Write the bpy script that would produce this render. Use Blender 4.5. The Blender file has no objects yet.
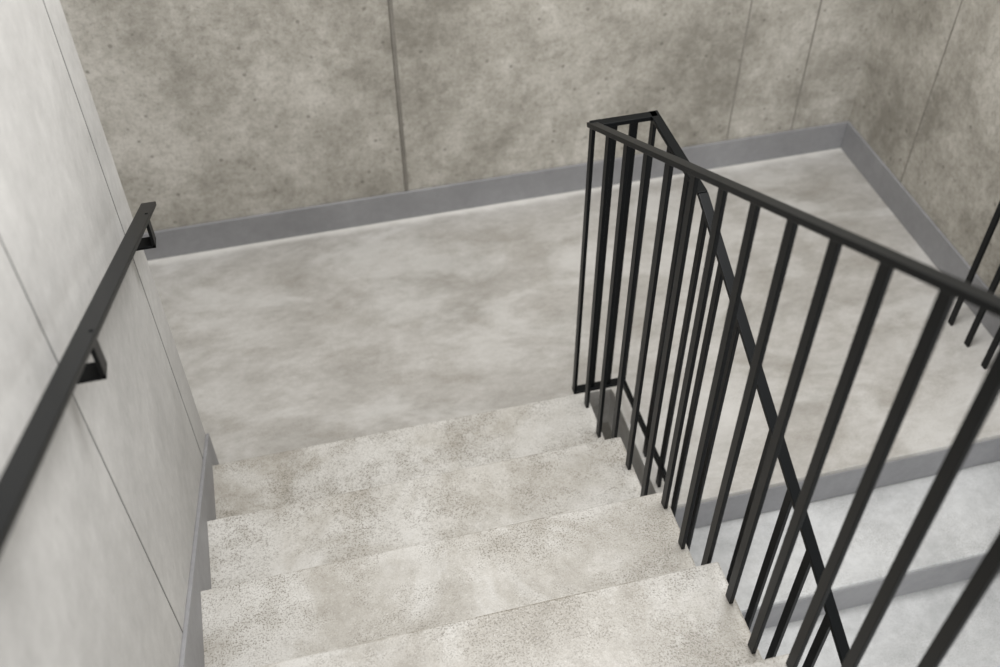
import bpy, bmesh, math, random
from mathutils import Vector, Matrix
random.seed(3)
C=bpy.context; S=C.scene
S.view_settings.view_transform='Standard'; S.view_settings.look='None'
h=.17; r=.3444; W=1.315; D=1.3147; R=3.013; YW=.117; Y2=-.4272; WX=1.465; WY=.13
XR=1.2983; YR=.0736; HR=1.2513; XR2=1.4836; YK=-.2971; m=h/r

# ---------------- materials
def lin(c): return tuple(((v/255)/12.92 if v/255<=.04045 else ((v/255+.055)/1.055)**2.4) for v in c)+(1,)
def concrete(name,dark,mid,light,scale=1.3,speck=0.,speckscale=180,bump=.15,rough=.75,stretch=(1,1,1),holes=0.,edge=None,wn=(.45,.3,.25),lo=.4,hi=.6,patchy=0.,grain=0.,spec=.4,stain=0.):
    M=bpy.data.materials.new(name);M.use_nodes=True;N=M.node_tree.nodes;L=M.node_tree.links
    B=N['Principled BSDF'];B.inputs['Roughness'].default_value=rough;B.inputs['Specular IOR Level'].default_value=spec
    g=N.new('ShaderNodeNewGeometry');mp=N.new('ShaderNodeMapping');mp.inputs['Scale'].default_value=stretch
    L.new(g.outputs['Position'],mp.inputs[0])
    def noise(sc,det,ro=.6,dist=0.):
        n=N.new('ShaderNodeTexNoise');n.inputs['Scale'].default_value=sc;n.inputs['Detail'].default_value=det
        n.inputs['Roughness'].default_value=ro;n.inputs['Distortion'].default_value=dist;L.new(mp.outputs[0],n.inputs['Vector']);return n.outputs['Fac']
    def math_(op,a,b,c=None):
        n=N.new('ShaderNodeMath');n.operation=op
        for i,v in enumerate((a,b,c)):
            if v is None: continue
            if hasattr(v,'node'): L.new(v,n.inputs[i])
            else: n.inputs[i].default_value=v
        return n.outputs[0]
    def mr(v,a,b,c=0,d=1,smooth=False):
        n=N.new('ShaderNodeMapRange');L.new(v,n.inputs[0])
        if smooth:n.interpolation_type='SMOOTHSTEP'
        for i,q in enumerate((a,b,c,d)):n.inputs[i+1].default_value=q
        return n.outputs[0]
    a=noise(scale,5,.6,.3);b=noise(scale*4.3,7,.68);c=noise(scale*19,6,.75)
    f=math_('ADD',math_('MULTIPLY',a,wn[0]),math_('ADD',math_('MULTIPLY',b,wn[1]),math_('MULTIPLY',c,wn[2])))
    cr=N.new('ShaderNodeValToRGB');e=cr.color_ramp.elements
    e[0].position=lo;e[0].color=lin(dark);e[1].position=hi;e[1].color=lin(light)
    x=e.new(.5);x.color=lin(mid);L.new(f,cr.inputs[0]);col=cr.outputs[0]
    def mix(col,fac,c2,mode='MIX'):
        n=N.new('ShaderNodeMix');n.data_type='RGBA';n.blend_type=mode
        L.new(fac,n.inputs[0]);L.new(col,n.inputs[6])
        if hasattr(c2,'node'):L.new(c2,n.inputs[7])
        else:n.inputs[7].default_value=c2
        return n.outputs[2]
    hgt=math_('MULTIPLY',c,.6)
    if patchy>0:
        p1=mr(noise(2.6,5,.65,.5),.45,.62,0,1,True)
        col=mix(col,math_('MULTIPLY',p1,patchy),lin((206,205,202)))
    if stain>0:
        p2=mr(noise(3.7,7,.72,.2),.5,.64,0,1,True)
        col=mix(col,math_('MULTIPLY',p2,stain),lin((128,121,108)))
    if grain>0:
        col=mix(col,math_('MULTIPLY',mr(noise(48,6,.85),.49,.68),grain),lin((88,85,78)))
    if speck>0:
        s=noise(speckscale,3,.65);patch=noise(3.7,6,.72,.2)
        fac=math_('MULTIPLY',math_('MULTIPLY',mr(s,.5,.6),math_('MULTIPLY_ADD',mr(patch,.42,.58),.8,.2)),speck)
        col=mix(col,fac,lin((96,90,79)))
        col=mix(col,math_('MULTIPLY',mr(noise(speckscale*.8,3,.6),.6,.7),speck*.35),lin((225,223,219)))
    if holes>0:
        v=N.new('ShaderNodeTexVoronoi');v.inputs['Scale'].default_value=13;L.new(mp.outputs[0],v.inputs['Vector'])
        col=mix(col,math_('MULTIPLY',mr(v.outputs['Distance'],.07,.13,1,0),holes),lin((84,80,72)))
    if edge:
        sp=N.new('ShaderNodeSeparateXYZ');L.new(g.outputs['Position'],sp.inputs[0])
        col=mix(col,math_('MULTIPLY',mr(math_('ADD',sp.outputs[1],math_('MULTIPLY',b,.06)),D-.03,D+.015,0,1,True),.7),lin((222,220,215)))
    L.new(col,B.inputs['Base Color'])
    bp=N.new('ShaderNodeBump');bp.inputs['Strength'].default_value=bump;bp.inputs['Distance'].default_value=.004
    L.new(math_('ADD',hgt,noise(120,3)),bp.inputs['Height']);L.new(bp.outputs[0],B.inputs['Normal'])
    return M
m_back=concrete('concrete_wall_raw',(138,134,125),(170,166,157),(200,196,188),1.3,bump=.25,holes=.5,rough=.8,grain=.42,wn=(.42,.3,.28))
m_left=concrete('concrete_wall_smooth',(168,167,165),(182,181,179),(197,196,194),1.0,bump=.12,holes=.1,grain=.06)
m_floor=concrete('concrete_floor',(150,147,141),(171,168,163),(190,188,184),1.5,speck=.2,speckscale=200,bump=.06,rough=.34,stretch=(.7,1.15,1),edge=True,patchy=.45,spec=.6,stain=.22)
m_tread=concrete('concrete_tread',(146,141,132),(166,162,154),(186,183,177),2.1,speck=.75,speckscale=210,bump=.2,rough=.42,patchy=.5,spec=.6,stain=.3)
m_low=concrete('concrete_tread_lit',(166,167,167),(182,183,183),(200,201,201),2.1,speck=.35,speckscale=200,bump=.2,rough=.5)  # tread concrete with window light on the lower flight put into its colour
m_skirt=concrete('skirting_paint',(130,130,132),(138,138,140),(147,147,149),2.,bump=.05,rough=.5)
m_groove=concrete('joint_dark',(112,109,102),(126,122,115),(138,134,127),4.)
m_groove2=concrete('joint_grey',(120,120,119),(130,130,128),(140,139,137),4.)
def metal():
    M=bpy.data.materials.new('black_powder_coat');M.use_nodes=True;N=M.node_tree.nodes;L=M.node_tree.links;B=N['Principled BSDF']
    n=N.new('ShaderNodeTexNoise');n.inputs['Scale'].default_value=60
    cr=N.new('ShaderNodeValToRGB');cr.color_ramp.elements[0].color=lin((5,7,9));cr.color_ramp.elements[1].color=lin((9,12,14))
    L.new(n.outputs['Fac'],cr.inputs[0]);L.new(cr.outputs[0],B.inputs['Base Color']);B.inputs['Roughness'].default_value=.38
    B.inputs['Specular IOR Level'].default_value=.18
    return M
m_metal=metal()

# ---------------- mesh helpers
def obj(name,bm,mats,bev=0.,parent=None):
    me=bpy.data.meshes.new(name);bmesh.ops.recalc_face_normals(bm,faces=bm.faces);bm.to_mesh(me);bm.free()
    for x in (mats if isinstance(mats,(list,tuple)) else [mats]): me.materials.append(x)
    o=bpy.data.objects.new(name,me);C.collection.objects.link(o)
    if bev:
        b=o.modifiers.new('bevel','BEVEL');b.width=bev;b.segments=2;b.limit_method='ANGLE'
    if parent:o.parent=parent
    return o
def box(bm,x0,x1,y0,y1,z0,z1,mi=0):
    v=[bm.verts.new((x,y,z)) for z in(z0,z1) for x,y in((x0,y0),(x1,y0),(x1,y1),(x0,y1))]
    for f in((3,2,1,0),(4,5,6,7),(0,1,5,4),(1,2,6,5),(2,3,7,6),(3,0,4,7)):
        bm.faces.new([v[i] for i in f]).material_index=mi
def bar(bm,a,b,w,t,side):
    a=Vector(a);b=Vector(b);d=(b-a).normalized();s=Vector(side);s=(s-d*s.dot(d)).normalized();n=d.cross(s)
    v=[bm.verts.new(p+s*i*w/2+n*j*t/2) for p in(a,b) for i,j in((-1,-1),(1,-1),(1,1),(-1,1))]
    for f in((3,2,1,0),(4,5,6,7),(0,1,5,4),(1,2,6,5),(2,3,7,6),(3,0,4,7)): bm.faces.new([v[i] for i in f])
def extr(bm,pts,axis,a,b,mi=0):
    def P(p,t): return (t,p[0],p[1]) if axis=='x' else (p[0],p[1],t)
    A=[bm.verts.new(P(p,a)) for p in pts];B=[bm.verts.new(P(p,b)) for p in pts]
    fs=[bm.faces.new(A),bm.faces.new(B[::-1])]
    n=len(pts)
    for i in range(n): fs.append(bm.faces.new([A[i],A[(i+1)%n],B[(i+1)%n],B[i]]))
    for f in fs:f.material_index=mi

# ---------------- shell
bm=bmesh.new();box(bm,-1.8,R+.25,D,D+.25,-2.4,3.6)
obj('wall_back',bm,m_back)
bm=bmesh.new();box(bm,R,R+.25,-3.6,D,-2.4,3.6)
obj('wall_right',bm,m_back)
bm=bmesh.new();box(bm,-.22,0,-3.6,YW,-.0,3.6)
obj('wall_left',bm,m_left,.004)
bm=bmesh.new();box(bm,-2.0,-1.8,-3.6,D+.25,-.2,3.6)
obj('wall_far_left',bm,m_back)
bm=bmesh.new()
box(bm,.903,.919,D-.008,D+.01,.15,3.6)
obj('trim_1',bm,m_groove,.004)
bm=bmesh.new()
for x in (2.4,2.72): box(bm,x-.003,x+.003,D-.002,D+.01,.15,3.6)
box(bm,R-.002,R+.01,.83,.835,.15,3.6)
obj('trim_2',bm,m_groove,0)
bm=bmesh.new()
for y in (-.06,-.92,-1.8): box(bm,-.01,.0012,y-.0022,y+.0022,.1,3.6)
obj('trim_3',bm,m_groove2,0)
bm=bmesh.new()
extr(bm,[(-1.8,-.06),(W,-.06),(W,WY),(WX,WY),(WX,Y2),(R,Y2),(R,D),(-1.8,D)],'z',-.2,0)
obj('floor',bm,m_floor,.004)
bm=bmesh.new();box(bm,-1.8,R,-3.6,D,-2.5,-2.4);obj('floor_lower',bm,m_low)
bm=bmesh.new();box(bm,-1.8,R-.012,D-.012,D,0,.145);obj('baseboard_back',bm,m_skirt,.003)
bm=bmesh.new();box(bm,R-.012,R,Y2-.0,D,0,.145)
for j in range(1,9): box(bm,R-.012,R,Y2-j*r,Y2-(j-1)*r,-j*h,-j*h+.26)
obj('baseboard_right',bm,m_skirt,.002)
bm=bmesh.new()   # raking skirting of the flight
ST=.085
extr(bm,[(YW,0),(YW,h+ST-m*YW),(0,h+ST),(-9*r,h+ST+9*h),(-9*r,8.5*h),(-.05,0)],'x',0,.011)
obj('baseboard_left',bm,m_skirt,.002)

# ---------------- flights
bm=bmesh.new()
n=9;pts=[(0,-.0)]
for k in range(n):
    pts.append((-k*r,(k+1)*h));pts.append((-(k+1)*r,(k+1)*h))
pts.append((-n*r,n*h-.25));pts.append((-.30,-.2));pts.append((-.061,-.2));pts.append((-.061,0))
extr(bm,pts,'x',0.001,W)
obj('concrete_staircase',bm,m_tread,.006)
bm=bmesh.new();n2=9
pts=[(Y2-.001,-h)]
for j in range(1,n2+1):
    if j>1: pts.append((Y2-(j-1)*r,-j*h))
    pts.append((Y2-j*r,-j*h))
pts.append((Y2-n2*r,-n2*h-.2));pts.append((Y2-.02,-.40));pts.append((Y2-.001,-.40))
extr(bm,pts,'x',WX,R-.001)
obj('concrete_staircase',bm,m_low,.005)
bm=bmesh.new()   # painted risers of the lower flight
for j in range(0,n2): box(bm,WX+.002,R-.014,Y2-j*r-.004,Y2-j*r-.0005,-(j+1)*h+.001,-j*h-.02)
obj('trim_4',bm,m_skirt)

# ---------------- stair railing
BW,BT=.026,.0105; RW=.027
root=bpy.data.objects.new('stair_railing',None);C.collection.objects.link(root)
bm=bmesh.new()
def zu(y): return HR-m*(y-YR)
yend=-2.0
bar(bm,(XR,YR+.015,zu(YR+.015)),(XR,yend,zu(yend)),RW,.014,(1,0,0))
bar(bm,(XR-.007,YR,HR),(XR2+.007,YR,HR),RW,.014,(0,1,0))
bar(bm,(XR2,YR+.015,HR),(XR2,YK,HR),RW,.014,(1,0,0))
def zl(y): return HR+m*(y-YK)
bar(bm,(XR2,YK,HR),(XR2,-2.6,zl(-2.6)),RW,.014,(1,0,0))
obj('handrail_bar',bm,m_metal,.0015,root)
bm=bmesh.new()
y=YR
while y>yend:
    k=math.floor(-y/r) if y<0 else -1
    zb=(k+1)*h if k>=0 else .10
    bar(bm,(XR,y,zb),(XR,y,zu(y)-.004),BW,BT,(0,1,0))
    y-=.135
y=YR
while y>-2.55:
    j=0 if y>Y2 else math.ceil((Y2-y)/r)
    top=HR if y>YK else zl(y)
    zb=.1 if y==YR else -j*h
    bar(bm,(XR2,y,zb),(XR2,y,top-.004),BW,BT,(0,1,0))
    y-=.135
for x in (XR+.062,XR+.124): bar(bm,(x,YR,.1),(x,YR,HR-.004),.024,BT,(1,0,0))
bar(bm,(XR-.006,YR,.1),(XR2+.006,YR,.1),.03,.012,(0,1,0))
bar(bm,(XR2,YR+.015,.1),(XR2,Y2+.03,.1),.012,.03,(1,0,0))
obj('balusters',bm,m_metal,.0012,root)

bm=bmesh.new();XO=2.88
ys=[.12-.12*i for i in range(4)]
for y in ys: bar(bm,(XO,y,0),(XO,y,1.1),BW,BT,(0,1,0))
bar(bm,(XO,ys[0]+.015,1.1),(XO,Y2+.05,1.1),.03,.014,(1,0,0))
y=Y2-.06
while y>-2.4:
    j=math.ceil((Y2-y)/r);z=1.1+m*(y-(Y2+.05));bar(bm,(XO,y,-j*h),(XO,y,z),BW,BT,(0,1,0));y-=.135
bar(bm,(XO,Y2+.05,1.1),(XO,-2.4,1.1+m*(-2.4-Y2-.05)),.03,.014,(1,0,0))
obj('stair_railing',bm,m_metal,.0012)

# wall handrail, left
XL=.06;YL=.0627;HL=1.221
root=bpy.data.objects.new('wall_handrail',None);C.collection.objects.link(root)
bm=bmesh.new()
bar(bm,(XL,YL,HL),(XL,-2.2,HL-m*(-2.2-YL)),.038,.012,(1,0,.0))
obj('rail',bm,m_metal,.0015,root)
bm=bmesh.new()
for y in (-.09,-.93,-1.77):
    z=HL-m*(y-YL)
    bar(bm,(XL+.010,y,z),(XL+.010,y,z-.085),.04,.008,(0,1,0))
    bar(bm,(XL+.014,y,z-.081),(.0,y,z-.081),.04,.008,(0,1,0))
obj('brackets',bm,m_metal,.001,root)

# ---------------- light
w=bpy.data.worlds.new('w');S.world=w;w.use_nodes=True
w.node_tree.nodes['Background'].inputs[0].default_value=(1,1,1,1);w.node_tree.nodes['Background'].inputs[1].default_value=.8
def area(name,loc,tgt,sx,sy,e,col=(1,1,1)):
    l=bpy.data.lights.new(name,'AREA');l.shape='RECTANGLE';l.size=sx;l.size_y=sy;l.energy=e;l.color=col
    o=bpy.data.objects.new(name,l);C.collection.objects.link(o);o.location=loc
    o.rotation_euler=(Vector(tgt)-Vector(loc)).to_track_quat('-Z','Y').to_euler()
area('overhead_fill',(1.3,-.4,4.0),(1.1,.1,0),1.1,1.1,118,(1,.99,.98))  # added fill lamp overhead, no real opening; brightens landing and treads
area('window_light',(2.7,-3.2,1.0),(2.1,-.9,-.5),1.0,1.0,32,(.97,.985,1))

# ---------------- camera
pi,ya,ro=map(math.radians,(-46.0308,-13.6411,-.5077))
fwd=Vector((math.sin(-ya)*math.cos(pi),math.cos(-ya)*math.cos(pi),math.sin(pi)))
rt=fwd.cross(Vector((0,0,1))).normalized();u=rt.cross(fwd)
r2=rt*math.cos(ro)+u*math.sin(ro);u2=-rt*math.sin(ro)+u*math.cos(ro)
cd=bpy.data.cameras.new('camera');cam=bpy.data.objects.new('camera',cd);C.collection.objects.link(cam)
cam.matrix_world=Matrix.Translation((.4525,-2.2699,2.9682))@Matrix((r2,u2,-fwd)).transposed().to_4x4()
cd.sensor_width=36;cd.lens=36*1.03968;cd.clip_start=.05
cd.dof.use_dof=True;cd.dof.focus_distance=2.7;cd.dof.aperture_fstop=2.2
S.camera=cam
